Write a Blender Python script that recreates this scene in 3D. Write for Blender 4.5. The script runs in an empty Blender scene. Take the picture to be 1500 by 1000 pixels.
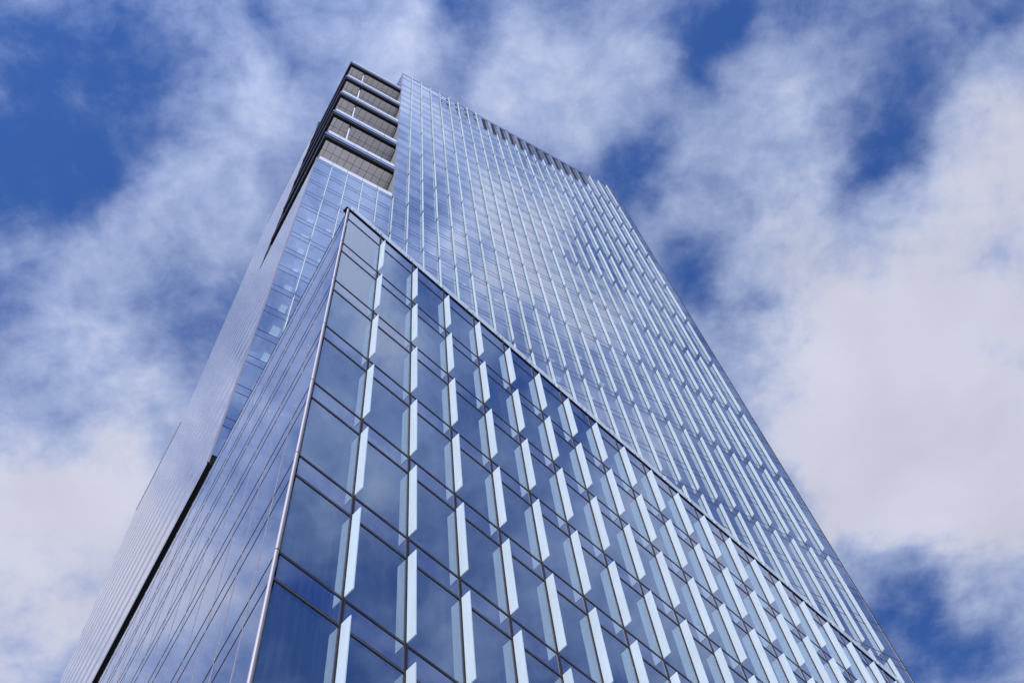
import bpy, bmesh, math, random
from mathutils import Vector, Matrix
random.seed(7)
R = math.radians
scn = bpy.context.scene

# ------------------------------------------------------------------ camera
FPX = 1741.07                                    # focal length in pixels of a 1500 px wide frame
PITCH, ROLL = R(68.0807), R(-11.1985)
CAM = Vector((0, 0, 1.6))
fw = Vector((0, math.cos(PITCH), math.sin(PITCH)))
r0 = Vector((1, 0, 0)); u0 = r0.cross(fw)
rt = math.cos(ROLL)*r0 + math.sin(ROLL)*u0
up = -math.sin(ROLL)*r0 + math.cos(ROLL)*u0
cd = bpy.data.cameras.new("camera")
cam = bpy.data.objects.new("camera", cd); scn.collection.objects.link(cam)
cd.sensor_fit = 'HORIZONTAL'; cd.sensor_width = 36.0; cd.lens = FPX/1500*36
cd.clip_start = 0.1; cd.clip_end = 6000
M = Matrix.Identity(4)
for i in range(3):
    M[i][0] = rt[i]; M[i][1] = up[i]; M[i][2] = -fw[i]; M[i][3] = CAM[i]
cam.matrix_world = M
scn.camera = cam

def px(p):                                       # where a point lands in the 1500 x 1000 frame (to rank what shows largest)
    v = p - CAM; z = v.dot(fw)
    if z < 0.5: return None
    return (750 + FPX*v.dot(rt)/z, 500 - FPX*v.dot(up)/z)

# ------------------------------------------------------------------ view, render
scn.view_settings.view_transform = 'Standard'
scn.view_settings.look = 'None'
scn.view_settings.exposure = 0.0
scn.view_settings.gamma = 1.0
scn.render.engine = 'CYCLES'
scn.cycles.use_denoising = True
scn.cycles.denoiser = 'OPENIMAGEDENOISE'
scn.cycles.denoising_input_passes = 'RGB_ALBEDO_NORMAL'
scn.cycles.max_bounces = 10
scn.cycles.transparent_max_bounces = 16
scn.cycles.glossy_bounces = 4
scn.cycles.diffuse_bounces = 3
scn.cycles.sample_clamp_indirect = 4.0
scn.cycles.caustics_reflective = False
scn.cycles.caustics_refractive = False

# ------------------------------------------------------------------ sun and sky
SUN_AZ, SUN_EL = 196.0, 44.0                     # compass-style azimuth from +Y towards +X: behind the camera
sd = bpy.data.lights.new("sun", 'SUN'); sd.energy = 3.8; sd.angle = R(0.53); sd.color = (1.0, 0.95, 0.88)
so = bpy.data.objects.new("sun", sd); scn.collection.objects.link(so)
sdir = Vector((math.sin(R(SUN_AZ))*math.cos(R(SUN_EL)), math.cos(R(SUN_AZ))*math.cos(R(SUN_EL)), math.sin(R(SUN_EL))))
so.rotation_euler = sdir.to_track_quat('Z', 'Y').to_euler()
so.location = (0, 0, 260)

SKY_STRENGTH = 0.11
# banks of cloud (+) and clear gaps (-): azimuth, elevation, angular radius, weight
BANKS = [(-62.8,67.8,2.0,-1.1), (-58.9,70.0,1.6,-0.6), (-70.8,68.8,1.8,-0.7), (-79.7,70.4,1.6,-0.4), (-68.9,71.5,1.6,-0.5), (-66.0,73.7,1.6,-0.6), (-69.2,76.2,1.6,-0.6),
 (-77.4,73.5,1.6,-0.1), (-60.6,71.7,1.0,-0.4), (-58.4,80.5,1.5,-0.7), (-61.6,77.1,1.3,-0.4), (-77.1,70.2,1.6,-0.1), (-51.6,76.4,2.0,0.6), (-50.3,78.6,1.3,0.4),
 (-41.6,80.8,1.3,0.2), (-51.2,71.7,1.6,0.3), (-53.4,68.7,2.0,0.5), (-55.0,65.7,2.0,0.6), (-42.9,71.5,2.0,0.35), (-38.8,75.4,1.3,-0.3), (-55.3,62.8,1.3,-0.35),
 (-44.9,66.0,1.6,0.1), (-37.9,65.0,2.0,-0.35), (-49.9,61.3,1.6,0), (-44.2,61.9,1.6,0.5), (-43.7,58.5,3.0,0.9), (-42.1,53.3,3.9,1.0), (-38.8,58.7,1.6,0.6),
 (-28.7,82.9,2.0,0.7), (-10.6,82.4,1.3,0.5), (8.7,83.2,1.3,-1), (-4.0,84.2,1.0,-0.1), (13.2,80.1,1.6,0.9), (25.9,80.9,1.3,0.2), (34.5,79.6,1.6,0.3),
 (32.8,76.9,2.0,0.55), (41.2,76.2,1.3,0.4), (20.1,77.4,1.6,0.5), (44.2,74.1,1.2,-0.9), (51.9,74.2,1.2,-1), (48.3,75.9,1.0,-0.3), (41.1,70.7,1.2,-0.3),
 (55.2,72.3,1.5,0.6), (49.2,70.1,1.6,0.7), (48.9,66.2,1.3,-1.1), (54.0,66.2,1.2,-0.7), (44.4,66.3,1.0,-0.5), (59.8,66.1,1.3,-0.4), (64.6,64.8,1.6,0),
 (66.6,64.3,0.8,-0.6), (58.5,62.7,1.6,0.6), (54.9,60.2,1.6,0.8), (26.7,73.4,1.2,-0.9), (27.8,71.8,1.0,-0.5), (26.7,69.6,1.2,0.3), (25.3,66.6,1.0,-1.0),
 (25.1,65.1,0.8,-0.6), (38.8,73.0,1.3,0.4), (36.3,68.3,2.0,0.6), (40.0,65.8,2.0,0.6), (45.9,62.1,2.0,0.5), (31.2,64.1,1.6,0.6), (34.0,60.4,3.0,0.9),
 (30.2,57.2,3.0,1.1), (41.3,57.5,3.0,0.9), (33.4,52.6,3.6,1.1), (23.8,54.3,2.0,0.8), (57.0,61.4,2.3,0.5), (50.1,59.0,2.6,0.6), (40.6,68.9,1.6,0.25),
 (51.2,62.8,1.6,0.4), (33.4,56.5,5.3,1.0), (34.8,51.8,3.9,0.6), (-42.6,55.1,4.9,0.5), (24.9,50.0,1.5,-1.1), (24.1,51.4,1.0,-0.5), (25.1,47.7,1.5,-0.6),
 (26.2,45.9,1.3,-0.2), (31.1,48.8,1.5,-0.3), (22.2,47.9,1.3,-0.5),
 # the part of the sky behind the viewer's right shoulder, seen in the glass
 (92.2,73.2,1.3,1.12), (93.9,70.2,1.2,0.82), (86.3,71.8,1.0,-0.18), (81.3,70.1,1.0,-0.38), (93.6,67.6,1.3,0.72), (85.9,67.9,1.3,0.82), (76.4,67.7,1.2,0.12),
 (72.1,65.8,1.3,-0.48), (68.1,63.0,1.3,-0.38), (84.9,65.2,1.3,0.42), (78.8,64.8,1.3,-0.08), (76.2,63.1,1.3,-0.28), (93.5,63.3,1.6,0.92), (93.2,60.4,1.6,0.62),
 (87.3,60.0,1.6,0.12), (81.4,61.6,1.5,0.42), (93.6,53.8,2.0,-1.6), (88.1,56.2,1.6,-0.48), (82.3,56.8,1.6,0.22), (79.2,53.9,2.0,0.42), (72.4,58.2,2.0,0.42),
 (65.4,59.3,2.0,0.52), (68.0,54.4,2.0,0.62), (61.3,55.9,2.0,0.82), (55.6,51.9,2.6,1.12), (61.5,51.3,2.0,0.82), (111.2,78.9,1.3,1.0), (124.5,75.7,1.3,0.8),
 (102.5,75.2,1.3,1.3), (93.0,73.2,1.3,1.4), (85.0,74.4,1.0,0.8), (86.7,71.8,1.0,0.2), (83.4,70.2,1.3,-0.1), (100.0,70.1,1.3,1.1), (109.4,72.4,1.3,1.2),
 (86.2,64.2,1.3,0.1), (87.7,67.7,1.2,0.8), (79.9,65.8,1.3,-0.1), (82.6,60.2,1.6,-0.2), (81.5,56.0,2.0,-0.1), (80.0,51.3,2.0,-0.2), (133.1,72.3,1.6,0.2),
 (132.7,65.2,2.0,-0.2), (93.9,70.2,1.0,0.9)]

world = bpy.data.worlds.new("World"); scn.world = world
world.use_nodes = True
nt = world.node_tree
for n in list(nt.nodes): nt.nodes.remove(n)
def N(tree, kind, **kw):
    n = tree.nodes.new(kind)
    for k, v in kw.items(): setattr(n, k, v)
    return n
def math_node(tree, op, a, b=None, clamp=False):
    n = N(tree, 'ShaderNodeMath', operation=op); n.use_clamp = clamp
    for i, v in enumerate((a, b)):
        if v is None: continue
        if isinstance(v, (int, float)): n.inputs[i].default_value = v
        else: tree.links.new(v, n.inputs[i])
    return n.outputs[0]
tc = N(nt, 'ShaderNodeTexCoord')
norm = N(nt, 'ShaderNodeVectorMath', operation='NORMALIZE'); nt.links.new(tc.outputs['Generated'], norm.inputs[0])
D = norm.outputs[0]
sky = N(nt, 'ShaderNodeTexSky', sky_type='NISHITA')
sky.sun_disc = False; sky.sun_elevation = R(SUN_EL); sky.sun_rotation = R(SUN_AZ)
sky.altitude = 60; sky.air_density = 1.0; sky.dust_density = 0.4; sky.ozone_density = 2.2
# cloud layer seen in perspective: direction projected on a level sheet
sep = N(nt, 'ShaderNodeSeparateXYZ'); nt.links.new(D, sep.inputs[0])
zc = math_node(nt, 'MAXIMUM', sep.outputs[2], 0.06)
cu = math_node(nt, 'DIVIDE', sep.outputs[0], zc); cv = math_node(nt, 'DIVIDE', sep.outputs[1], zc)
comb = N(nt, 'ShaderNodeCombineXYZ'); nt.links.new(cu, comb.inputs[0]); nt.links.new(cv, comb.inputs[1])
P2 = comb.outputs[0]
def noise(scale, detail, rough, dist=0.0, off=(0, 0, 0)):
    mp = N(nt, 'ShaderNodeMapping'); mp.inputs['Location'].default_value = off
    nt.links.new(P2, mp.inputs[0])
    n = N(nt, 'ShaderNodeTexNoise'); n.inputs['Scale'].default_value = scale; n.inputs['Detail'].default_value = detail
    n.inputs['Roughness'].default_value = rough; n.inputs['Distortion'].default_value = dist
    nt.links.new(mp.outputs[0], n.inputs['Vector'])
    return n.outputs[0]
n_big = noise(5.0, 3, 0.5, 0.2, (3.1, 1.7, 0.2))
n_mid = noise(13.0, 7, 0.56, 0.35, (7.3, 4.1, 1.1))
n_fine = noise(42.0, 6, 0.6, 0.2, (1.3, 9.1, 2.1))
acc = math_node(nt, 'MULTIPLY', math_node(nt, 'SUBTRACT', n_big, 0.5), 0.9)
acc = math_node(nt, 'ADD', acc, math_node(nt, 'MULTIPLY', math_node(nt, 'SUBTRACT', n_mid, 0.5), 2.3))
acc = math_node(nt, 'ADD', acc, math_node(nt, 'MULTIPLY', math_node(nt, 'SUBTRACT', n_fine, 0.5), 1.1))
wm = N(nt, 'ShaderNodeMapping'); wm.inputs['Rotation'].default_value = (0, 0, R(35)); wm.inputs['Scale'].default_value = (1.0, 2.6, 1.0); nt.links.new(P2, wm.inputs[0])
wt = N(nt, 'ShaderNodeTexNoise'); wt.inputs['Scale'].default_value = 11.0; wt.inputs['Detail'].default_value = 8; wt.inputs['Roughness'].default_value = 0.62; wt.inputs['Distortion'].default_value = 0.7
nt.links.new(wm.outputs[0], wt.inputs['Vector'])
acc = math_node(nt, 'ADD', acc, math_node(nt, 'MULTIPLY', math_node(nt, 'SUBTRACT', wt.outputs[0], 0.5), 0.55))
# warp the direction a little so that the banks have torn edges
wn = N(nt, 'ShaderNodeTexNoise'); wn.inputs['Scale'].default_value = 8.0; wn.inputs['Detail'].default_value = 6.0
nt.links.new(P2, wn.inputs['Vector'])
wsub = N(nt, 'ShaderNodeVectorMath', operation='SUBTRACT'); nt.links.new(wn.outputs['Color'], wsub.inputs[0]); wsub.inputs[1].default_value = (.5, .5, .5)
wsc = N(nt, 'ShaderNodeVectorMath', operation='SCALE'); nt.links.new(wsub.outputs[0], wsc.inputs[0]); wsc.inputs['Scale'].default_value = 0.13
wadd = N(nt, 'ShaderNodeVectorMath', operation='ADD'); nt.links.new(D, wadd.inputs[0]); nt.links.new(wsc.outputs[0], wadd.inputs[1])
wnm = N(nt, 'ShaderNodeVectorMath', operation='NORMALIZE'); nt.links.new(wadd.outputs[0], wnm.inputs[0])
DW = wnm.outputs[0]
for az, el, rad, w in BANKS:
    v = (math.sin(R(az))*math.cos(R(el)), math.cos(R(az))*math.cos(R(el)), math.sin(R(el)))
    dp = N(nt, 'ShaderNodeVectorMath', operation='DOT_PRODUCT'); nt.links.new(DW, dp.inputs[0]); dp.inputs[1].default_value = v
    k = 1.0/(R(rad)**2)
    e = math_node(nt, 'EXPONENT', math_node(nt, 'MULTIPLY', math_node(nt, 'SUBTRACT', dp.outputs['Value'], 1.0), k))
    acc = math_node(nt, 'ADD', acc, math_node(nt, 'MULTIPLY', e, w*(0.85 if w < 0 else 0.95)))
dens = math_node(nt, 'ADD', acc, 0.03)
mr = N(nt, 'ShaderNodeMapRange', interpolation_type='SMOOTHSTEP'); nt.links.new(dens, mr.inputs['Value'])
mr.inputs['From Min'].default_value = -1.05; mr.inputs['From Max'].default_value = 1.75
cover = mr.outputs[0]
mt = N(nt, 'ShaderNodeMapRange', interpolation_type='SMOOTHSTEP'); nt.links.new(dens, mt.inputs['Value'])
mt.inputs['From Min'].default_value = 0.5; mt.inputs['From Max'].default_value = 1.9
ccol = N(nt, 'ShaderNodeMixRGB'); nt.links.new(mt.outputs[0], ccol.inputs[0])
ccol.inputs[1].default_value = (0.47, 0.552, 0.785, 1); ccol.inputs[2].default_value = (0.615, 0.625, 0.755, 1)
bg_sky = N(nt, 'ShaderNodeBackground'); bg_sky.inputs['Strength'].default_value = SKY_STRENGTH
tint = N(nt, 'ShaderNodeMixRGB', blend_type='MULTIPLY'); tint.inputs[0].default_value = 1.0
tint.inputs[2].default_value = (0.47, 0.80, 1.42, 1)          # the deep, cool blue of a polarised sky
nt.links.new(sky.outputs[0], tint.inputs[1]); nt.links.new(tint.outputs[0], bg_sky.inputs['Color'])
bg_cl = N(nt, 'ShaderNodeBackground'); bg_cl.inputs['Strength'].default_value = 1.0
nt.links.new(ccol.outputs[0], bg_cl.inputs['Color'])
# cloud towards the sun is brighter; thick cloud has soft grey undersides
gd = N(nt, 'ShaderNodeVectorMath', operation='DOT_PRODUCT'); nt.links.new(D, gd.inputs[0]); gd.inputs[1].default_value = tuple(sdir)
glow = math_node(nt, 'MULTIPLY', math_node(nt, 'EXPONENT', math_node(nt, 'MULTIPLY', math_node(nt, 'SUBTRACT', gd.outputs['Value'], 1.0), 9.0)), 9.0)
n_sh = noise(8.0, 5, 0.5, 0.3, (2.2, 5.7, 4.0))
shade = math_node(nt, 'ADD', math_node(nt, 'MULTIPLY', math_node(nt, 'SUBTRACT', n_sh, 0.5), 0.35), 0.97)
nt.links.new(math_node(nt, 'ADD', shade, math_node(nt, 'MINIMUM', glow, 1.6)), bg_cl.inputs['Strength'])
mixw = N(nt, 'ShaderNodeMixShader'); nt.links.new(cover, mixw.inputs[0])
nt.links.new(bg_sky.outputs[0], mixw.inputs[1]); nt.links.new(bg_cl.outputs[0], mixw.inputs[2])
wo = N(nt, 'ShaderNodeOutputWorld'); nt.links.new(mixw.outputs[0], wo.inputs['Surface'])

# ------------------------------------------------------------------ materials
def new_mat(name):
    m = bpy.data.materials.new(name); m.use_nodes = True
    for n in list(m.node_tree.nodes): m.node_tree.nodes.remove(n)
    return m, m.node_tree
def paint(name, col, rough=0.5, metal=0.0, spec=0.5, var=0.08, scale=3.0):
    m, t = new_mat(name)
    b = N(t, 'ShaderNodeBsdfPrincipled'); o = N(t, 'ShaderNodeOutputMaterial')
    g = N(t, 'ShaderNodeTexCoord'); nz = N(t, 'ShaderNodeTexNoise'); nz.inputs['Scale'].default_value = scale; nz.inputs['Detail'].default_value = 6
    t.links.new(g.outputs['Object'], nz.inputs['Vector'])
    hs = N(t, 'ShaderNodeHueSaturation'); hs.inputs['Color'].default_value = (*col, 1)
    t.links.new(math_node(t, 'ADD', math_node(t, 'MULTIPLY', math_node(t, 'SUBTRACT', nz.outputs[0], 0.5), var*2), 1.0), hs.inputs['Value'])
    t.links.new(hs.outputs[0], b.inputs['Base Color'])
    b.inputs['Roughness'].default_value = rough; b.inputs['Metallic'].default_value = metal
    b.inputs['Specular IOR Level'].default_value = spec
    t.links.new(b.outputs[0], o.inputs[0])
    return m

def glass(name, r_zero, gloss_col, body_col, see, tint, wobble, dirt=0.05, tilt=0.008, dust=(0.34, 0.37, 0.46)):
    """coated curtain wall glass: mirror by angle over a tinted, partly clear body, with rain streaks and slightly uneven panes"""
    m, t = new_mat(name)
    o = N(t, 'ShaderNodeOutputMaterial'); geo = N(t, 'ShaderNodeNewGeometry'); tcc = N(t, 'ShaderNodeTexCoord')
    # every pane sits a hair out of plane
    wn_ = N(t, 'ShaderNodeTexWhiteNoise', noise_dimensions='1D'); t.links.new(geo.outputs['Random Per Island'], wn_.inputs['W'])
    s1 = N(t, 'ShaderNodeVectorMath', operation='SUBTRACT'); t.links.new(wn_.outputs['Color'], s1.inputs[0]); s1.inputs[1].default_value = (.5, .5, .5)
    s2 = N(t, 'ShaderNodeVectorMath', operation='SCALE'); t.links.new(s1.outputs[0], s2.inputs[0]); s2.inputs['Scale'].default_value = tilt
    bn = N(t, 'ShaderNodeTexNoise'); bn.inputs['Scale'].default_value = 0.9; bn.inputs['Detail'].default_value = 1.0
    t.links.new(tcc.outputs['Object'], bn.inputs['Vector'])
    bp = N(t, 'ShaderNodeBump'); bp.inputs['Strength'].default_value = wobble; bp.inputs['Distance'].default_value = 0.02
    t.links.new(bn.outputs[0], bp.inputs['Height'])
    s3 = N(t, 'ShaderNodeVectorMath', operation='ADD'); t.links.new(bp.outputs[0], s3.inputs[0]); t.links.new(s2.outputs[0], s3.inputs[1])
    s4 = N(t, 'ShaderNodeVectorMath', operation='NORMALIZE'); t.links.new(s3.outputs[0], s4.inputs[0])
    nrm = s4.outputs[0]
    lw = N(t, 'ShaderNodeLayerWeight'); lw.inputs['Blend'].default_value = 0.5
    fac = math_node(t, 'ADD', math_node(t, 'MULTIPLY', math_node(t, 'POWER', lw.outputs['Facing'], 3.2), 1.0 - r_zero), r_zero, True)
    gl = N(t, 'ShaderNodeBsdfGlossy'); gl.inputs['Roughness'].default_value = 0.012; gl.inputs['Color'].default_value = (*gloss_col, 1)
    t.links.new(nrm, gl.inputs['Normal'])
    df = N(t, 'ShaderNodeBsdfDiffuse'); df.inputs['Color'].default_value = (*body_col, 1)
    tr = N(t, 'ShaderNodeBsdfTransparent'); tr.inputs['Color'].default_value = (*tint, 1)
    body = N(t, 'ShaderNodeMixShader'); body.inputs[0].default_value = see
    t.links.new(df.outputs[0], body.inputs[1]); t.links.new(tr.outputs[0], body.inputs[2])
    mx = N(t, 'ShaderNodeMixShader'); t.links.new(fac, mx.inputs[0]); t.links.new(body.outputs[0], mx.inputs[1]); t.links.new(gl.outputs[0], mx.inputs[2])
    # rain streaks: noise drawn out downwards
    mp = N(t, 'ShaderNodeMapping'); mp.inputs['Scale'].default_value = (7.0, 7.0, 0.22); t.links.new(tcc.outputs['Object'], mp.inputs[0])
    st = N(t, 'ShaderNodeTexNoise'); st.inputs['Scale'].default_value = 1.0; st.inputs['Detail'].default_value = 5; st.inputs['Roughness'].default_value = 0.65
    t.links.new(mp.outputs[0], st.inputs['Vector'])
    sr = N(t, 'ShaderNodeMapRange', interpolation_type='SMOOTHSTEP'); t.links.new(st.outputs[0], sr.inputs['Value'])
    sr.inputs['From Min'].default_value = 0.42; sr.inputs['From Max'].default_value = 0.75; sr.inputs['To Max'].default_value = dirt*2.2; sr.inputs['To Min'].default_value = dirt*0.35
    dd = N(t, 'ShaderNodeBsdfDiffuse'); dd.inputs['Color'].default_value = (*dust, 1)
    m2 = N(t, 'ShaderNodeMixShader'); t.links.new(sr.outputs[0], m2.inputs[0]); t.links.new(mx.outputs[0], m2.inputs[1]); t.links.new(dd.outputs[0], m2.inputs[2])
    t.links.new(m2.outputs[0], o.inputs[0])
    return m

def frosted(name, col, clear=0.12):
    m, t = new_mat(name)
    o = N(t, 'ShaderNodeOutputMaterial'); tcc = N(t, 'ShaderNodeTexCoord')
    mp = N(t, 'ShaderNodeMapping'); mp.inputs['Scale'].default_value = (5, 5, 0.6); t.links.new(tcc.outputs['Object'], mp.inputs[0])
    nz = N(t, 'ShaderNodeTexNoise'); nz.inputs['Scale'].default_value = 1.0; nz.inputs['Detail'].default_value = 5; t.links.new(mp.outputs[0], nz.inputs['Vector'])
    hs = N(t, 'ShaderNodeHueSaturation'); hs.inputs['Color'].default_value = (*col, 1)
    t.links.new(math_node(t, 'ADD', math_node(t, 'MULTIPLY', math_node(t, 'SUBTRACT', nz.outputs[0], 0.5), 0.25), math_node(t, 'ADD', math_node(t, 'MULTIPLY', N(t, 'ShaderNodeNewGeometry').outputs['Random Per Island'], 0.16), 0.91)), hs.inputs['Value'])
    d = N(t, 'ShaderNodeBsdfDiffuse'); t.links.new(hs.outputs[0], d.inputs['Color'])
    l = N(t, 'ShaderNodeBsdfTranslucent'); t.links.new(hs.outputs[0], l.inputs['Color'])
    a = N(t, 'ShaderNodeMixShader'); a.inputs[0].default_value = 0.22; t.links.new(d.outputs[0], a.inputs[1]); t.links.new(l.outputs[0], a.inputs[2])
    c = N(t, 'ShaderNodeBsdfTransparent'); c.inputs['Color'].default_value = (0.86, 0.95, 0.97, 1)
    b = N(t, 'ShaderNodeMixShader'); b.inputs[0].default_value = clear; t.links.new(a.outputs[0], b.inputs[1]); t.links.new(c.outputs[0], b.inputs[2])
    g = N(t, 'ShaderNodeBsdfGlossy'); g.inputs['Roughness'].default_value = 0.45; g.inputs['Color'].default_value = (1, 1, 1, 1)
    f = N(t, 'ShaderNodeMixShader'); f.inputs[0].default_value = 0.012; t.links.new(b.outputs[0], f.inputs[1]); t.links.new(g.outputs[0], f.inputs[2])
    t.links.new(f.outputs[0], o.inputs[0])
    return m

def clear_mat():
    m, t = new_mat("clear_inner_face")
    o = N(t, 'ShaderNodeOutputMaterial'); c = N(t, 'ShaderNodeBsdfTransparent'); c.inputs['Color'].default_value = (0.96, 0.98, 0.98, 1)
    t.links.new(c.outputs[0], o.inputs[0]); return m

def grid_mat(name, col, line_col, sx, ox, sy, oy, w):
    """ceiling boards: dark joints on a grid in the part's own coordinates"""
    m, t = new_mat(name)
    b = N(t, 'ShaderNodeBsdfPrincipled'); o = N(t, 'ShaderNodeOutputMaterial'); tcc = N(t, 'ShaderNodeTexCoord')
    se = N(t, 'ShaderNodeSeparateXYZ'); t.links.new(tcc.outputs['Object'], se.inputs[0])
    def line(v, s, off):
        f = math_node(t, 'FRACT', math_node(t, 'DIVIDE', math_node(t, 'SUBTRACT', v, off - 200*s), s))
        return math_node(t, 'LESS_THAN', f, w/s)
    ln = math_node(t, 'MAXIMUM', line(se.outputs[0], sx, ox), line(se.outputs[1], sy, oy))
    nz = N(t, 'ShaderNodeTexNoise'); nz.inputs['Scale'].default_value = 2.0; nz.inputs['Detail'].default_value = 8; t.links.new(tcc.outputs['Object'], nz.inputs['Vector'])
    hs = N(t, 'ShaderNodeHueSaturation'); hs.inputs['Color'].default_value = (*col, 1)
    t.links.new(math_node(t, 'ADD', math_node(t, 'MULTIPLY', math_node(t, 'SUBTRACT', nz.outputs[0], 0.5), 0.3), 1.0), hs.inputs['Value'])
    mx = N(t, 'ShaderNodeMixRGB'); t.links.new(ln, mx.inputs[0]); t.links.new(hs.outputs[0], mx.inputs[1]); mx.inputs[2].default_value = (*line_col, 1)
    t.links.new(mx.outputs[0], b.inputs['Base Color']); b.inputs['Roughness'].default_value = 0.7
    t.links.new(b.outputs[0], o.inputs[0]); return m

def glow_mat():  # added glow for bright ceiling patches, not a light fitting
    m, t = new_mat("added_ceiling_glow")
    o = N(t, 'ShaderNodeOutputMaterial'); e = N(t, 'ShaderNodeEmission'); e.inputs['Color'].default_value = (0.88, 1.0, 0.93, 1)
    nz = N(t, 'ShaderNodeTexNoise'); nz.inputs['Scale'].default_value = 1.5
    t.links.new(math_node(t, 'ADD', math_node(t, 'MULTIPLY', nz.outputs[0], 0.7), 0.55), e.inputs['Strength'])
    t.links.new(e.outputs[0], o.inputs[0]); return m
MAT = dict(
    glowpanel=glow_mat(),
    vision=glass("vision_glass", 0.40, (0.61, 0.75, 0.95), (0.012, 0.024, 0.042), 0.75, (0.60, 0.78, 0.82), 0.10, 0.05, 0.013),
    tvision=glass("tower_vision_glass", 0.56, (0.735, 0.82, 0.945), (0.012, 0.024, 0.042), 0.75, (0.60, 0.78, 0.82), 0.10, 0.05, 0.009),
    spandrel=glass("spandrel_glass", 0.48, (0.61, 0.725, 0.95), (0.012, 0.016, 0.036), 0.0, (0.1, 0.1, 0.1), 0.10, 0.05, 0.013),
    tspandrel=glass("tower_spandrel_glass", 0.56, (0.73, 0.80, 0.945), (0.012, 0.016, 0.036), 0.0, (0.1, 0.1, 0.1), 0.10, 0.05, 0.009),
    side=glass("side_glass", 0.30, (0.80, 0.86, 1.0), (0.012, 0.016, 0.036), 0.80, (0.62, 0.78, 0.84), 0.002, 0.02, 0.0003),
    silver=glass("silver_side_glass", 0.40, (0.96, 0.95, 0.98), (0.02, 0.024, 0.04), 0.75, (0.62, 0.78, 0.84), 0.002, 0.13, 0.0003, (0.62, 0.60, 0.64)),
    clear=clear_mat(),
    band=paint("side_metal_band", (0.46, 0.45, 0.49), 0.4, 0.55, 0.5, 0.03),
    pale=paint("pale_anodised_rib", (0.62, 0.61, 0.68), 0.5, 0.2, 0.4, 0.04),
    fin=frosted("frosted_fin_glass", (0.76, 0.86, 0.94), 0.16),
    guard=frosted("frosted_guard_glass", (0.95, 0.96, 0.99), 0.50),
    bronze=paint("dark_bronze_metal", (0.045, 0.036, 0.036), 0.4, 0.5),
    black=paint("black_metal", (0.008, 0.008, 0.009), 0.6, 0.0, 0.2),
    alu=paint("silver_aluminium", (0.33, 0.30, 0.335), 0.5, 0.35, 0.5, 0.04),
    greymetal=paint("grey_metal", (0.32, 0.33, 0.36), 0.4, 0.6),
    white=paint("white_enamel", (0.78, 0.80, 0.84), 0.35, 0.0, 0.5, 0.04),
    blue=paint("blue_glass_band", (0.16, 0.22, 0.48), 0.12, 0.3, 0.8, 0.05),
    soffit=grid_mat("grey_soffit_boards", (0.80, 0.765, 0.76), (0.06, 0.06, 0.06), 0.7, 0.63, 2.45, 1.15, 0.035),
    wallgrey=paint("grey_wall_panel", (0.20, 0.20, 0.215), 0.6),
    ceiling=paint("pale_ceiling", (0.40, 0.42, 0.42), 0.8),
    core=paint("interior_core", (0.05, 0.055, 0.065), 0.8),
    concrete=paint("concrete", (0.36, 0.35, 0.34), 0.85, 0, 0.3, 0.2, 1.2),
    asphalt=paint("asphalt", (0.055, 0.055, 0.058), 0.9, 0, 0.3, 0.25, 0.8),
    louver=paint("grey_louvre", (0.17, 0.165, 0.155), 0.55),
    blind=paint("pale_roller_blind", (0.62, 0.70, 0.70), 0.8),
)

# ------------------------------------------------------------------ mesh helpers
C = scn.collection
class MB:
    """collects solid hexahedra and polygons, then links them as ONE mesh object"""
    def __init__(s): s.v = []; s.f = []; s.mi = []
    def hexa(s, p, front=None, idx=(0, 0)):           # p: 8 points, 0-3 outer face, 4-7 inner face
        b = len(s.v); s.v += [tuple(q) for q in p]
        for k, q in enumerate(((0, 1, 2, 3), (7, 6, 5, 4), (0, 4, 5, 1), (1, 5, 6, 2), (2, 6, 7, 3), (3, 7, 4, 0))):
            s.f.append(tuple(b+i for i in q)); s.mi.append(idx[1] if k == 1 else idx[0])
    def prism(s, poly, z0, z1, mid=0):
        b = len(s.v); n = len(poly)
        s.v += [(x, y, z0) for x, y in poly] + [(x, y, z1) for x, y in poly]
        s.f.append(tuple(b+i for i in reversed(range(n)))); s.mi.append(mid)
        s.f.append(tuple(b+n+i for i in range(n))); s.mi.append(mid)
        for i in range(n):
            j = (i+1) % n; s.f.append((b+i, b+j, b+n+j, b+n+i)); s.mi.append(mid)
    def build(s, name, mats, parent=None, stuff=False):
        me = bpy.data.meshes.new(name); me.from_pydata(s.v, [], s.f)
        if not isinstance(mats, (list, tuple)): mats = [mats]
        for m in mats: me.materials.append(m)
        me.polygons.foreach_set('material_index', [min(i, len(mats)-1) for i in s.mi])
        bm = bmesh.new(); bm.from_mesh(me); bmesh.ops.recalc_face_normals(bm, faces=bm.faces); bm.to_mesh(me); bm.free()
        o = bpy.data.objects.new(name, me); C.objects.link(o)
        if parent: o.parent = parent
        if stuff: o['kind'] = 'stuff'
        return o
    def tube(s, x, y, z0, z1, r, n=12):
        s.prism([(x+r*math.cos(2*math.pi*i/n), y+r*math.sin(2*math.pi*i/n)) for i in range(n)], z0, z1)

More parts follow.
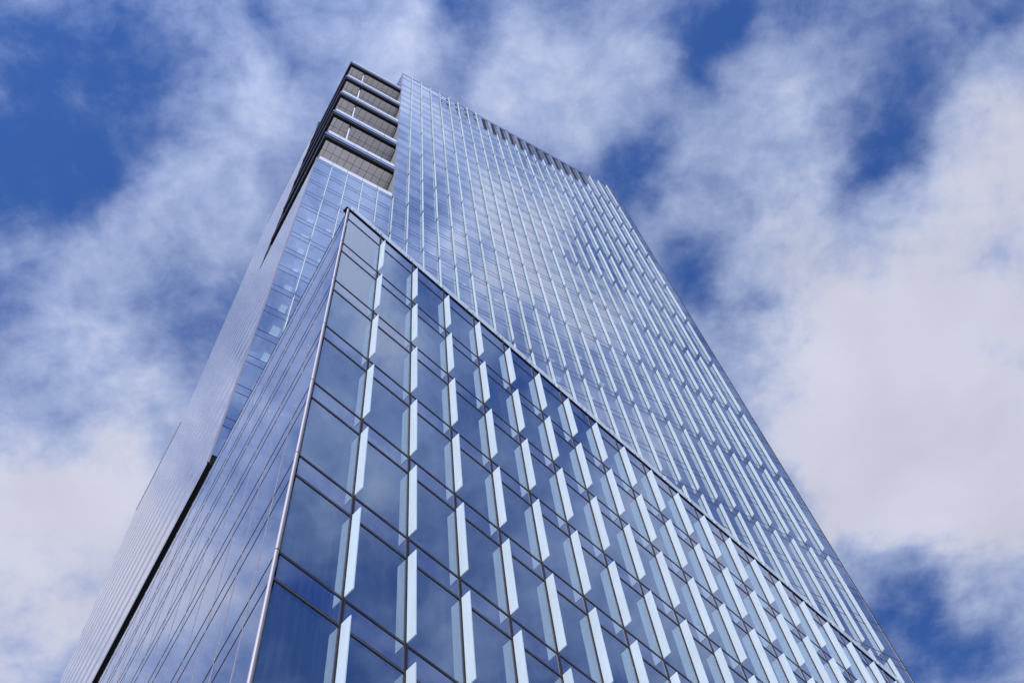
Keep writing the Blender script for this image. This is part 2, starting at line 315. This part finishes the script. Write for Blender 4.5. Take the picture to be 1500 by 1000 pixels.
def hd(deg): return Vector((math.sin(R(deg)), math.cos(R(deg)), 0))
class Face:
    """a facade: s metres along it from its origin, z up, o outwards"""
    def __init__(s, org, deg, side):
        s.org = Vector((org[0], org[1], 0)); s.h = hd(deg); s.n = Vector((s.h.y, -s.h.x, 0))*side
    def p(s, a, z, o=0.0): return s.org + s.h*a + s.n*o + Vector((0, 0, z))
    def box(s, mb, s0, s1, z0, z1, o0, o1, idx=(0, 0)):  # o0 inner, o1 outer
        q = [s.p(s0, z0, o1), s.p(s1, z0, o1), s.p(s1, z1, o1), s.p(s0, z1, o1),
             s.p(s0, z0, o0), s.p(s1, z0, o0), s.p(s1, z1, o0), s.p(s0, z1, o0)]
        mb.hexa(q, idx=idx)
    def area(s, base, s0, s1, z0, z1, o=0.0, o2=None):
        """pixels a patch would cover in the photograph"""
        o2 = o if o2 is None else o2
        pts = [px(base + s.p(a, z, w)) for a, z, w in ((s0, z0, o), (s1, z0, o2), (s1, z1, o2), (s0, z1, o))]
        if any(q is None for q in pts): return 0
        cx = sum(q[0] for q in pts)/4; cy = sum(q[1] for q in pts)/4
        if not (-20 < cx < 1520 and -20 < cy < 1020): return 0
        return abs(sum(pts[i][0]*pts[(i+1) % 4][1] - pts[(i+1) % 4][0]*pts[i][1] for i in range(4)))/2

def thing(name, label, cat, loc):
    o = bpy.data.objects.new(name, None); C.objects.link(o); o.location = loc
    o['label'] = label; o['category'] = cat; return o
def spread(items, name, mats, parent, rest_name, cap=100):
    """items: (area, face, box). The largest are parts of their own, the rest one mesh."""
    items.sort(key=lambda q: -q[0]); rest = MB()
    for k, (ar, fc, bx) in enumerate(items):
        if k < cap and ar > 0:
            mb = MB(); fc.box(mb, *bx, idx=(0, 1)); mb.build(name, mats, parent)
        else: fc.box(rest, *bx, idx=(0, 1))
    if rest.v: rest.build(rest_name, mats, parent, stuff=True)

# ------------------------------------------------------------------ setting
g = MB(); g.prism([(-2500, -2500), (2500, -2500), (2500, 2500), (-2500, 2500)], -0.5, 0.0)
o = g.build('ground', MAT['concrete']); o['kind'] = 'structure'
g = MB(); g.prism([(-600, -14), (600, -14), (600, 400), (-600, 400)], 0.004, 0.14)
o = g.build('pavement', MAT['concrete']); o['kind'] = 'structure'

# ================================================================== low glass block
AP, AL = 35.8995, -39.9579
PC = Vector((-5.0877, 11.0885, 0))
low = thing('glass_office_block', 'lower blue glass block with a sharp corner and frosted fins in front of the tower', 'building', PC)
FP = Face((0, 0), AP, 1); FL_ = Face((0, 0), AL, -1)
FLOOR, SP = 4.015, 0.89
BAY, LP, LL = 1.605, 44.9, 46.0
zU = [41.25 - FLOOR*k for k in range(0, 10)]            # upper spandrel line = foot of each tall pane
ROOF = 45.57
def pane_rows():
    rows = [(41.25, 44.33)]
    for k in range(1, 10): rows.append((zU[k], zU[k-1]-SP))
    return rows
ms = [0.03 + BAY*k for k in range(0, 29)]; ms[0] = 0.06; ms[-1] = LP
ml = [0.06] + [1.20 + 1.612*k for k in range(0, 28)]; ml.append(LL)
rows = pane_rows()
vis, spn, fins = [], [], []
for (z0, z1) in rows:
    for a, b in zip(ms[:-1], ms[1:]):
        q = (a+.035, b-.035, z0+.03, z1-.03, -.035, -.012); vis.append((FP.area(PC, *q[:4]), FP, q))
    for a, b in zip(ml[:-1], ml[1:]):
        q = (a+.008, b-.008, z0+.02, z1-.02, -.035, -.008); vis.append((FL_.area(PC, *q[:4]), FL_, q))
spr = [(44.33, ROOF-.065)] + [(zU[k]-SP, zU[k]) for k in range(0, 10)]
for (z0, z1) in spr:
    for a, b in zip(ms[:-1], ms[1:]):
        q = (a+.035, b-.035, z0+.03, z1-.03, -.035, -.012); spn.append((FP.area(PC, *q[:4]), FP, q))
    for a, b in zip(ml[:-1], ml[1:]):
        q = (a+.008, b-.008, z0+.02, z1-.02, -.035, -.008); spn.append((FL_.area(PC, *q[:4]), FL_, q))
for (z0, z1) in rows:
    for m in ms[1:-1]:
        q = (m-.012, m+.012, z0+.02, z1+.03, .03, .295); fins.append((FP.area(PC, m, m, z0, z1, .03, .295), FP, q))
# vision panes on the two walls carry their own glass
spread([q for q in vis if q[1] is FP], 'window_pane', [MAT['vision'], MAT['clear']], low, 'window_panes_beyond')
spread([q for q in vis if q[1] is FL_], 'side_window_pane', [MAT['side'], MAT['clear']], low, 'side_window_panes_beyond')
spread([q for q in spn if q[1] is FP], 'spandrel_panel', [MAT['spandrel'], MAT['core']], low, 'spandrel_panels_beyond')
spread([q for q in spn if q[1] is FL_], 'side_spandrel_panel', [MAT['side'], MAT['core']], low, 'side_spandrel_panels_beyond')
spread(fins, 'frosted_fin', MAT['fin'], low, 'frosted_fins_beyond')
# frame of the front
fr = MB()
for m in ms[1:-1]:
    FP.box(fr, m-.042, m-.010, 2, ROOF-.13, -.12, .012)
    FP.box(fr, m+.010, m+.042, 2, ROOF-.13, -.12, .012)
    FP.box(fr, m-.010, m+.010, 2, ROOF-.13, -.12, -.004)
for z in zU:
    FP.box(fr, .06, LP, z-.040, z+.034, -.10, .004)
for z in [44.33] + [u-SP for u in zU]:
    FP.box(fr, .06, LP, z-.042, z-.012, -.10, .006); FP.box(fr, .06, LP, z+.012, z+.038, -.10, .006)
    FP.box(fr, .06, LP, z-.012, z+.012, -.10, -.006)
fr.build('front_frame', MAT['bronze'], low)
gs = MB()
for z in [44.33] + [u-SP for u in zU]: FP.box(gs, .06, LP, z-.006, z+.006, -.01, .0045)
gs.build('glazing_bead', MAT['greymetal'], low)
fr = MB()
for z in zU + [44.33] + [u-SP for u in zU]: FL_.box(fr, .06, LL, z-.03, z+.022, -.09, -.001)
fr.build('side_rails', MAT['bronze'], low)
fr = MB()
for m in ml[1:-1]: FL_.box(fr, m-.009, m+.009, 2, ROOF-.082, -.10, .004)
fr.build('side_mullions', MAT['alu'], low)
# corner post: a round bar with a joint at every floor
pb = MB()
zs_ = [2] + sorted(zU) + [ROOF-.13]
for a, b in zip(zs_[:-1], zs_[1:]):
    if b-a < .1: continue
    pb.tube(-.002, .005, a+.02, b-.02, .043, 16)
pb.build('corner_post', MAT['alu'], low)
pb = MB(); pb.tube(-.002, .005, 2, ROOF-.13, .033, 12); pb.build('corner_post_core', MAT['black'], low)
# roof edge
cp = MB()
FP.box(cp, -.10, LP, ROOF-.08, ROOF+.02, -.20, .03); FL_.box(cp, .04, LL, ROOF-.06, ROOF+.018, -.2, .002)
cp.build('roof_coping', MAT['black'], low)
k = 0
gm = []
edges = [0.14] + [1.53 + BAY*i for i in range(0, 27)] + [LP-.1]
for a, b in zip(edges[:-1], edges[1:]):
    q = (a, b-.07 if a > 1 else b-.05, ROOF+.02, ROOF+.66, -.02, .004); mb = MB(); FP.box(mb, *q); pn = mb.build('parapet_glass', MAT['guard'], low)
    for s_ in (a+.10, b-.17):
        cl = MB(); FP.box(cl, s_-.025, s_+.025, ROOF+.26, ROOF+.32, -.03, .02); cl.build('glass_clip', MAT['greymetal'], pn)
# inside
def poly_low(d, da=0):
    a = R(AP - AL)
    u, v = FP.h, FL_.h
    A = u*0; nP, nL = FP.n, FL_.n
    def crn(dp, dl):      # intersection of the two walls moved inwards
        c = math.cos(a); s_ = math.sin(a)
        # solve u*x + v*y with -n components
        x = dl/s_ + dp*0; y = dp/s_
        return u*x + v*y
    c0 = crn(d, d)
    B = u*(LP-d) + v*(d/math.sin(a)); E_ = u*(LP-d) + v*34; Dd = v*(LL-d) + u*(d/math.sin(a))
    return [(c0.x, c0.y), (B.x, B.y), (E_.x, E_.y), (Dd.x, Dd.y)]
for k, z in enumerate(zU):
    mb = MB(); mb.prism(poly_low(.14), z-SP+.06, z-.06); mb.build('floor_slab', MAT['ceiling'], low)
mb = MB(); mb.prism(poly_low(.22), 44.45, ROOF-.16); mb.build('roof_slab', MAT['concrete'], low)
mb = MB(); mb.prism(poly_low(9.0), .10, 44.4); mb.build('interior_core', MAT['core'], low)
mb = MB(); mb.prism(poly_low(.3), .10, 2.0); mb.build('plinth', MAT['concrete'], low)
mb = MB(); pl = poly_low(0); bk = [pl[1], pl[2], pl[3]]
def wall_between(mb, a, b, z0, z1, t):
    a = Vector((a[0], a[1], 0)); b = Vector((b[0], b[1], 0)); d = (b-a).normalized(); n = Vector((-d.y, d.x, 0))
    mb.hexa([a+Vector((0,0,z0)), b+Vector((0,0,z0)), b+Vector((0,0,z1)), a+Vector((0,0,z1)),
             a+n*t+Vector((0,0,z0)), b+n*t+Vector((0,0,z0)), b+n*t+Vector((0,0,z1)), a+n*t+Vector((0,0,z1))])
wall_between(mb, bk[0], bk[1], 2.0, ROOF-.16, .1); wall_between(mb, bk[1], bk[2], 2.0, ROOF-.16, .1)
mb.build('back_wall', MAT['spandrel'], low)

# ================================================================== tower
AF = 50.0719
TC = Vector((-13.1009, 20.3005, 0))
TK = 1.068                                            # the tower was drawn in units of 1.068 m
tower = thing('glass_tower', 'tall blue glass tower with rows of white fins and open corner terraces at its top', 'building', (TC.x*TK, TC.y*TK, 1.6*(1-TK)))
tower.scale = (TK, TK, TK)
F = Face((0, 0), AF, 1); S = Face((0, 0), AF-90, -1)
B_ = 1.4263; NB = 29; W = B_*NB
Z0, ZT, ZM = 45.6, 168.3, 101.25
FLR = 3.66; SPT = 0.85
YR, YE, YX = 11.5, 28.1, 38.5; ZX = 102.2
XT = 7.13                                             # width of the corner terraces
ks = range(-16, 19)
zt = [ZM + FLR*k for k in ks]                          # upper spandrel lines
ZB0 = Z0 + .05
FZ0 = 30.0                                             # the right part of the front runs down behind the low block
def x_range(z):                                        # bays that exist at a level
    return 5 if z > ZM-.01 else 0
vis, spn, side_v, side_s = [], [], [], []
LOUV = range(9, 25)
for z in zt:
    lo, hi = z, z + FLR - SPT
    if hi <= 31: continue
    for k in range(x_range(z+.1), NB):
        a, b = k*B_, (k+1)*B_
        zz0, zz1 = lo, hi
        if zz0 < Z0 and k < 4: continue
        if z > 158: continue
        q = (a+.028, b-.028, zz0+.025, zz1-.025, -.035, -.012); vis.append((F.area(TC, *q[:4]), F, q))
        q = (a+.028, b-.028, zz1+.02, zz1+SPT-.025, -.035, -.012)
        if zz1 + SPT < ZM+.5 or k >= 5: spn.append((F.area(TC, *q[:4]), F, q))
def hidden_low(it):                                    # below the low block's roof line nothing shows
    return it
spread(vis, 'window_pane', [MAT['tvision'], MAT['clear']], tower, 'window_panes_beyond')
spread(spn, 'spandrel_panel', [MAT['tspandrel'], MAT['core']], tower, 'spandrel_panels_beyond')
# crown of the front: bays 5-8 and 25-28 closed, 9-24 with slots round the fins
zc0 = ZM + FLR*16                                      # 159.81
cr = MB(); SLOT = 0.47
K0, K1 = 14, 25                                        # tall slots sit round the fins K0..K1
for k in list(range(5, K0)) + list(range(K1, NB)):
    a = k*B_ + (SLOT if k == K1 else .028); b = (k+1)*B_ - (SLOT if k == K0-1 else .028)
    F.box(cr, a, b, zc0+.03, 164.85, -.035, -.012, (0, 1))
    F.box(cr, a, b, 164.95, ZT-.05 if (k < K0-1 or k > K1) else 167.5, -.035, -.012, (0, 1))
for k in range(K0, K1):
    F.box(cr, k*B_+SLOT, (k+1)*B_-SLOT, zc0+.05, 167.5, -.035, -.012, (0, 1))
F.box(cr, (K0-1)*B_, (K1+1)*B_, 167.5, ZT-.05, -.035, -.012, (0, 1))
cr.build('crown_panel', [MAT['tspandrel'], MAT['core']], tower)
for k in range(K0, K1+1):                              # slots: dark depth painted as a black box, beside a grey louvred cheek
    x = k*B_
    lv = MB(); F.box(lv, x+.06, x+SLOT, zc0+.05, 167.5, -.75, -.09); lv.build('vent_cheek', MAT['louver'], tower)
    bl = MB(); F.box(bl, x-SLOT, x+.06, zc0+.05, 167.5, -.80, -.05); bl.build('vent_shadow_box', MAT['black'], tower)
for k in range(9, K0):                                 # small paired openings left of them, shade inside painted as black plates
    x = k*B_
    for (z0, z1) in ((162.6, 163.9), (166.0, 167.2)):
        for a, b in ((x-.42, x-.06), (x+.06, x+.34)):
            if k == 9 and a < x: continue
            bl = MB(); F.box(bl, a, b, z0, z1, -.05, -.006); bl.build('small_vent', MAT['black'], tower)
    for a, b in ((x-.36, x-.06), (x+.06, x+.28)):
        if k == 9 and a < x: continue
        bl = MB(); F.box(bl, a, b, 160.2, 162.58, -.05, -.006); bl.build('small_louvre', MAT['louver'], tower)
# fins: three storeys each
fins = []
joints = [ZM + 3*FLR*k for k in range(-6, 6)]
for j in joints:
    for k in range(1, NB):
        if k < 5 and j > ZM-1: continue
        if k == 5 and j > ZM - 1: continue
        z0, z1 = j+.03, j + 3*FLR - SPT + .02
        if k < 6 and z1 > ZM and j < ZM: z1 = min(z1, ZM-.1)
        if z0 < 35: continue
        if j > 150:
            z1 = (ZT-.10 if k < K0 else ZT-1.0) if (k < K0 or k > K1) else 159.6
        x = k*B_
        q = (x-.011, x+.011, z0, z1, .028, .27); fins.append((F.area(TC, x, x, z0, z1, .028, .27), F, q))
spread(fins, 'frosted_fin', MAT['fin'], tower, 'frosted_fins_beyond')
fr = MB()
for k in range(1, NB):
    x = k*B_
    top = ZM if k < 5 else (159.7 if K0 <= k <= K1 else ZT-.05)
    if k == 5: continue
    F.box(fr, x-.022, x+.022, 33 if k > 3 else Z0, top, -.10, .006)
for z in zt:
    x0 = XT if z > ZM+.2 else (0 if z-SPT > Z0+.1 else 4*B_)
    if z > 160 or z < 40: continue
    F.box(fr, x0+.05, W-.04, z-.016, z+.013, -.09, -.002)
    if z - SPT > 40: F.box(fr, (XT if z-SPT > ZM+.1 else (0 if z-SPT > Z0+.1 else 4*B_))+.05, W-.04, z-SPT-.014, z-SPT+.012, -.09, -.001)
F.box(fr, XT+.05, (K0-1)*B_, 164.84, 164.96, -.09, .004); F.box(fr, (K1+1)*B_, W-.04, 164.84, 164.96, -.09, .004)
fr.build('front_frame', MAT['bronze'], tower)
tr_ = MB()
F.box(tr_, -.035, .05, Z0, ZM, -.05, .03)
tr_.build('corner_trim', MAT['alu'], tower)
tr_ = MB(); F.box(tr_, XT-.045, XT+.045, ZM, ZT, -.06, .03); tr_.build('terrace_edge_trim', MAT['alu'], tower)
tr_ = MB(); F.box(tr_, W-.045, W+.02, 33, ZT, -.06, .02); tr_.build('corner_trim', MAT['bronze'], tower)
tr_ = MB(); F.box(tr_, XT-.02, W, ZT-.05, ZT+.03, -.5, .02); tr_.build('roof_coping', MAT['greymetal'], tower)
# side wall: ribbons of glass with dull metal bands between
BAND = 1.25
def ribbons(y0, y1, z0, z1):
    for z in zt:
        for lo, hi, nm, mt_ in ((z, z+FLR-BAND, 'side_glass_ribbon', [MAT['silver'], MAT['clear']]), (z+FLR-BAND, z+FLR, 'side_metal_band', [MAT['band']])):
            lo = max(lo, z0); hi = min(hi, z1)
            if hi-lo < .15: continue
            mb = MB(); S.box(mb, y0, y1, lo+.012, hi-.012, -.05, -.010, (0, 1)); mb.build(nm, mt_, tower)
ribbons(0.05, YR, Z0, ZM); ribbons(YR, YE-.05, ZM, ZT)
ribbons(YR, YE-.05, Z0, ZM)
rb = MB()
for z in zt:
    for zz in (z, z-BAND):
        if zz < Z0+.2 or zz > ZT: continue
        S.box(rb, 0.06 if zz < ZM else YR, YE-.06, zz-.012, zz+.012, -.06, -.012)
rb.build('side_joints', MAT['greymetal'], tower)
mb = MB(); S.box(mb, YE-.06, YE+.06, Z0, ZT, -.5, -.03); mb.build('corner_reveal', MAT['greymetal'], tower)
mb = MB(); S.box(mb, YR-.02, YE, ZT-.02, ZT+.06, -.4, .02); mb.build('side_roof_coping', MAT['greymetal'], tower)
ribbons(YE+.06, YX, Z0, ZX)
rb = MB(); S.box(rb, YE+.06, YX, ZX-.03, ZX+.06, -.4, .03); rb.build('rear_wing_coping', MAT['pale'], tower)
def quad(mb, x0, x1, y0, y1, z0, z1):
    P_ = lambda x, y, z: F.h*x + S.h*y + Vector((0, 0, z))
    mb.hexa([P_(x0, y0, z0), P_(x1, y0, z0), P_(x1, y0, z1), P_(x0, y0, z1), P_(x0, y1, z0), P_(x1, y1, z0), P_(x1, y1, z1), P_(x0, y1, z1)])
mb = MB(); quad(mb, .2, W-.3, YE+.12, YX-.1, Z0, ZX-.1); mb.build('rear_wing_body', MAT['core'], tower)
# body
mb = MB(); quad(mb, .9, W-.9, .9, YX-.3, .2, Z0-.07); mb.build('tower_base', MAT['black'], tower)
mb = MB(); quad(mb, 0.0, W, -0.002, YX, Z0-.06, Z0); mb.build('underside', MAT['black'], tower)
mb = MB(); quad(mb, 6.0, W-6.0, 6.0, YE-.3, Z0+.05, ZT-9); mb.build('interior_core', MAT['core'], tower)
mb = MB(); quad(mb, W-.06, W-.02, .05, YE, 33, ZT-.05); mb.build('far_side_glazing', MAT['side'], tower)
mb = MB(); quad(mb, XT, W, YE-.1, YE, ZX, ZT-.05); mb.build('back_wall', MAT['tspandrel'], tower)
for z in zt:
    if z < Z0+1 or z > 161: continue
    x0 = .12; mb = MB()
    if z > ZM+1: quad(mb, XT+.14, W-.12, .14, YE-.14, z-SPT+.05, z-.05)
    else: quad(mb, .14, W-.12, .14, YE-.14, z-SPT+.05, z-.05)
    mb.build('floor_slab', MAT['ceiling'], tower)
for z in zt:                                           # glowing panels added for bright ceiling patches behind some bays
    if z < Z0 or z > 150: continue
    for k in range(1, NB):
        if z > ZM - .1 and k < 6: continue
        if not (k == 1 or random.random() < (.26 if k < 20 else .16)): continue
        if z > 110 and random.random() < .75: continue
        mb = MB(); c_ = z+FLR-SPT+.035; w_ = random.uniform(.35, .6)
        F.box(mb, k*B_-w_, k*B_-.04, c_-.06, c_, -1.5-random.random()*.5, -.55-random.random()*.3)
        if F.area(TC, k*B_-w_, k*B_, z, z+1.0) > 0: mb.build('glowing_ceiling_patch', MAT['glowpanel'], tower)
# terraces
mb = MB(); quad(mb, XT+.02, XT+.10, .05, YR+.3, ZM, 154.0); mb.build('terrace_side_wall', MAT['wallgrey'], tower)
mb = MB(); quad(mb, XT-.01, XT+.05, .05, YR+6, 156.9, ZT-.05); mb.build('upper_side_glazing', MAT['silver'], tower)
mb = MB(); quad(mb, .06, XT+.02, YR+.1, YR+.2, ZM, ZT-.1); mb.build('terrace_back_wall', MAT['wallgrey'], tower)
mb = MB(); quad(mb, .03, .07, YR, YR+.1, ZM, ZT-.1); mb.build('terrace_end_trim', MAT['black'], tower)
for i in range(0, 6):
    zb = ZM if i == 0 else 110.1 + 10.975*(i-1)
    sl = MB()
    if i == 0:
        quad(sl, .10, XT-.05, .10, YR+.1, ZM-.35, ZM+.02)
        s_ = sl.build('terrace_slab', MAT['concrete'], tower)
    else:
        quad(sl, 0.02, XT-.05, -.02, YR+.05, zb+.0, zb+.95)
        s_ = sl.build('terrace_slab', MAT['black'], tower)
        so_ = MB(); quad(so_, .30, XT-.02, .30, YR, zb-.02, zb-.004)
        so_ = so_.build('soffit', MAT['soffit'], s_); 
        # own axes along the building so that the boards run square to it
        so_.data.transform(Matrix.Rotation(-math.atan2(F.h.y, F.h.x), 4, 'Z'))
        so_.rotation_euler = (0, 0, math.atan2(F.h.y, F.h.x))
        bb = MB(); F.box(bb, .0, XT-.05, zb+.95, zb+1.80, -.12, .03); S.box(bb, .0, YR, zb+.95, zb+1.80, -.12, .03)
        bb.build('glass_band', MAT['blue'], s_)
        em = MB(); F.box(em, -.04, XT-.05, zb+.90, zb+.97, -.1, .05); F.box(em, -.04, XT-.05, zb+1.78, zb+1.84, -.1, .05)
        em.build('band_trim', MAT['bronze'], s_)
        em = MB(); S.box(em, -.03, YR, zb+.97, zb+1.05, -.1, .05); em.build('side_band_trim', MAT['alu'], s_)
    zp = ZM+.02 if i == 0 else zb+1.85
    hp = 1.08 if i == 0 else (1.25 if i < 5 else .9)
    for q in range(5):
        a = max(.22, q*B_+.02); b = min(XT-.06, (q+1)*B_-.02)
        gp = MB(); F.box(gp, a, b, zp, zp+hp, -.04, -.01); gp.build('parapet_panel', MAT['white'], s_)
    gp = MB(); S.box(gp, .22, YR-.1, zp, zp+hp, -.20, -.17); gp.build('side_parapet_panel', MAT['white'], s_)
    if 1 <= i < 5:
        zt_ = 110.1 + 10.975*i
        cb = MB()
        p_ = F.h*2.1 + S.h*.40; cb.tube(p_.x, p_.y, zb+.95, zt_-1.0, .075, 14)
        c_ = cb.build('column', MAT['white'], tower)
        cb = MB(); cb.tube(p_.x, p_.y, zt_-1.0, zt_-.02, .10, 14); cb.build('column_cap', MAT['black'], c_)
mb = MB(); quad(mb, .05, XT, .1, YE-.2, 156.9, 157.0); mb.build('terrace_roof', MAT['concrete'], tower)
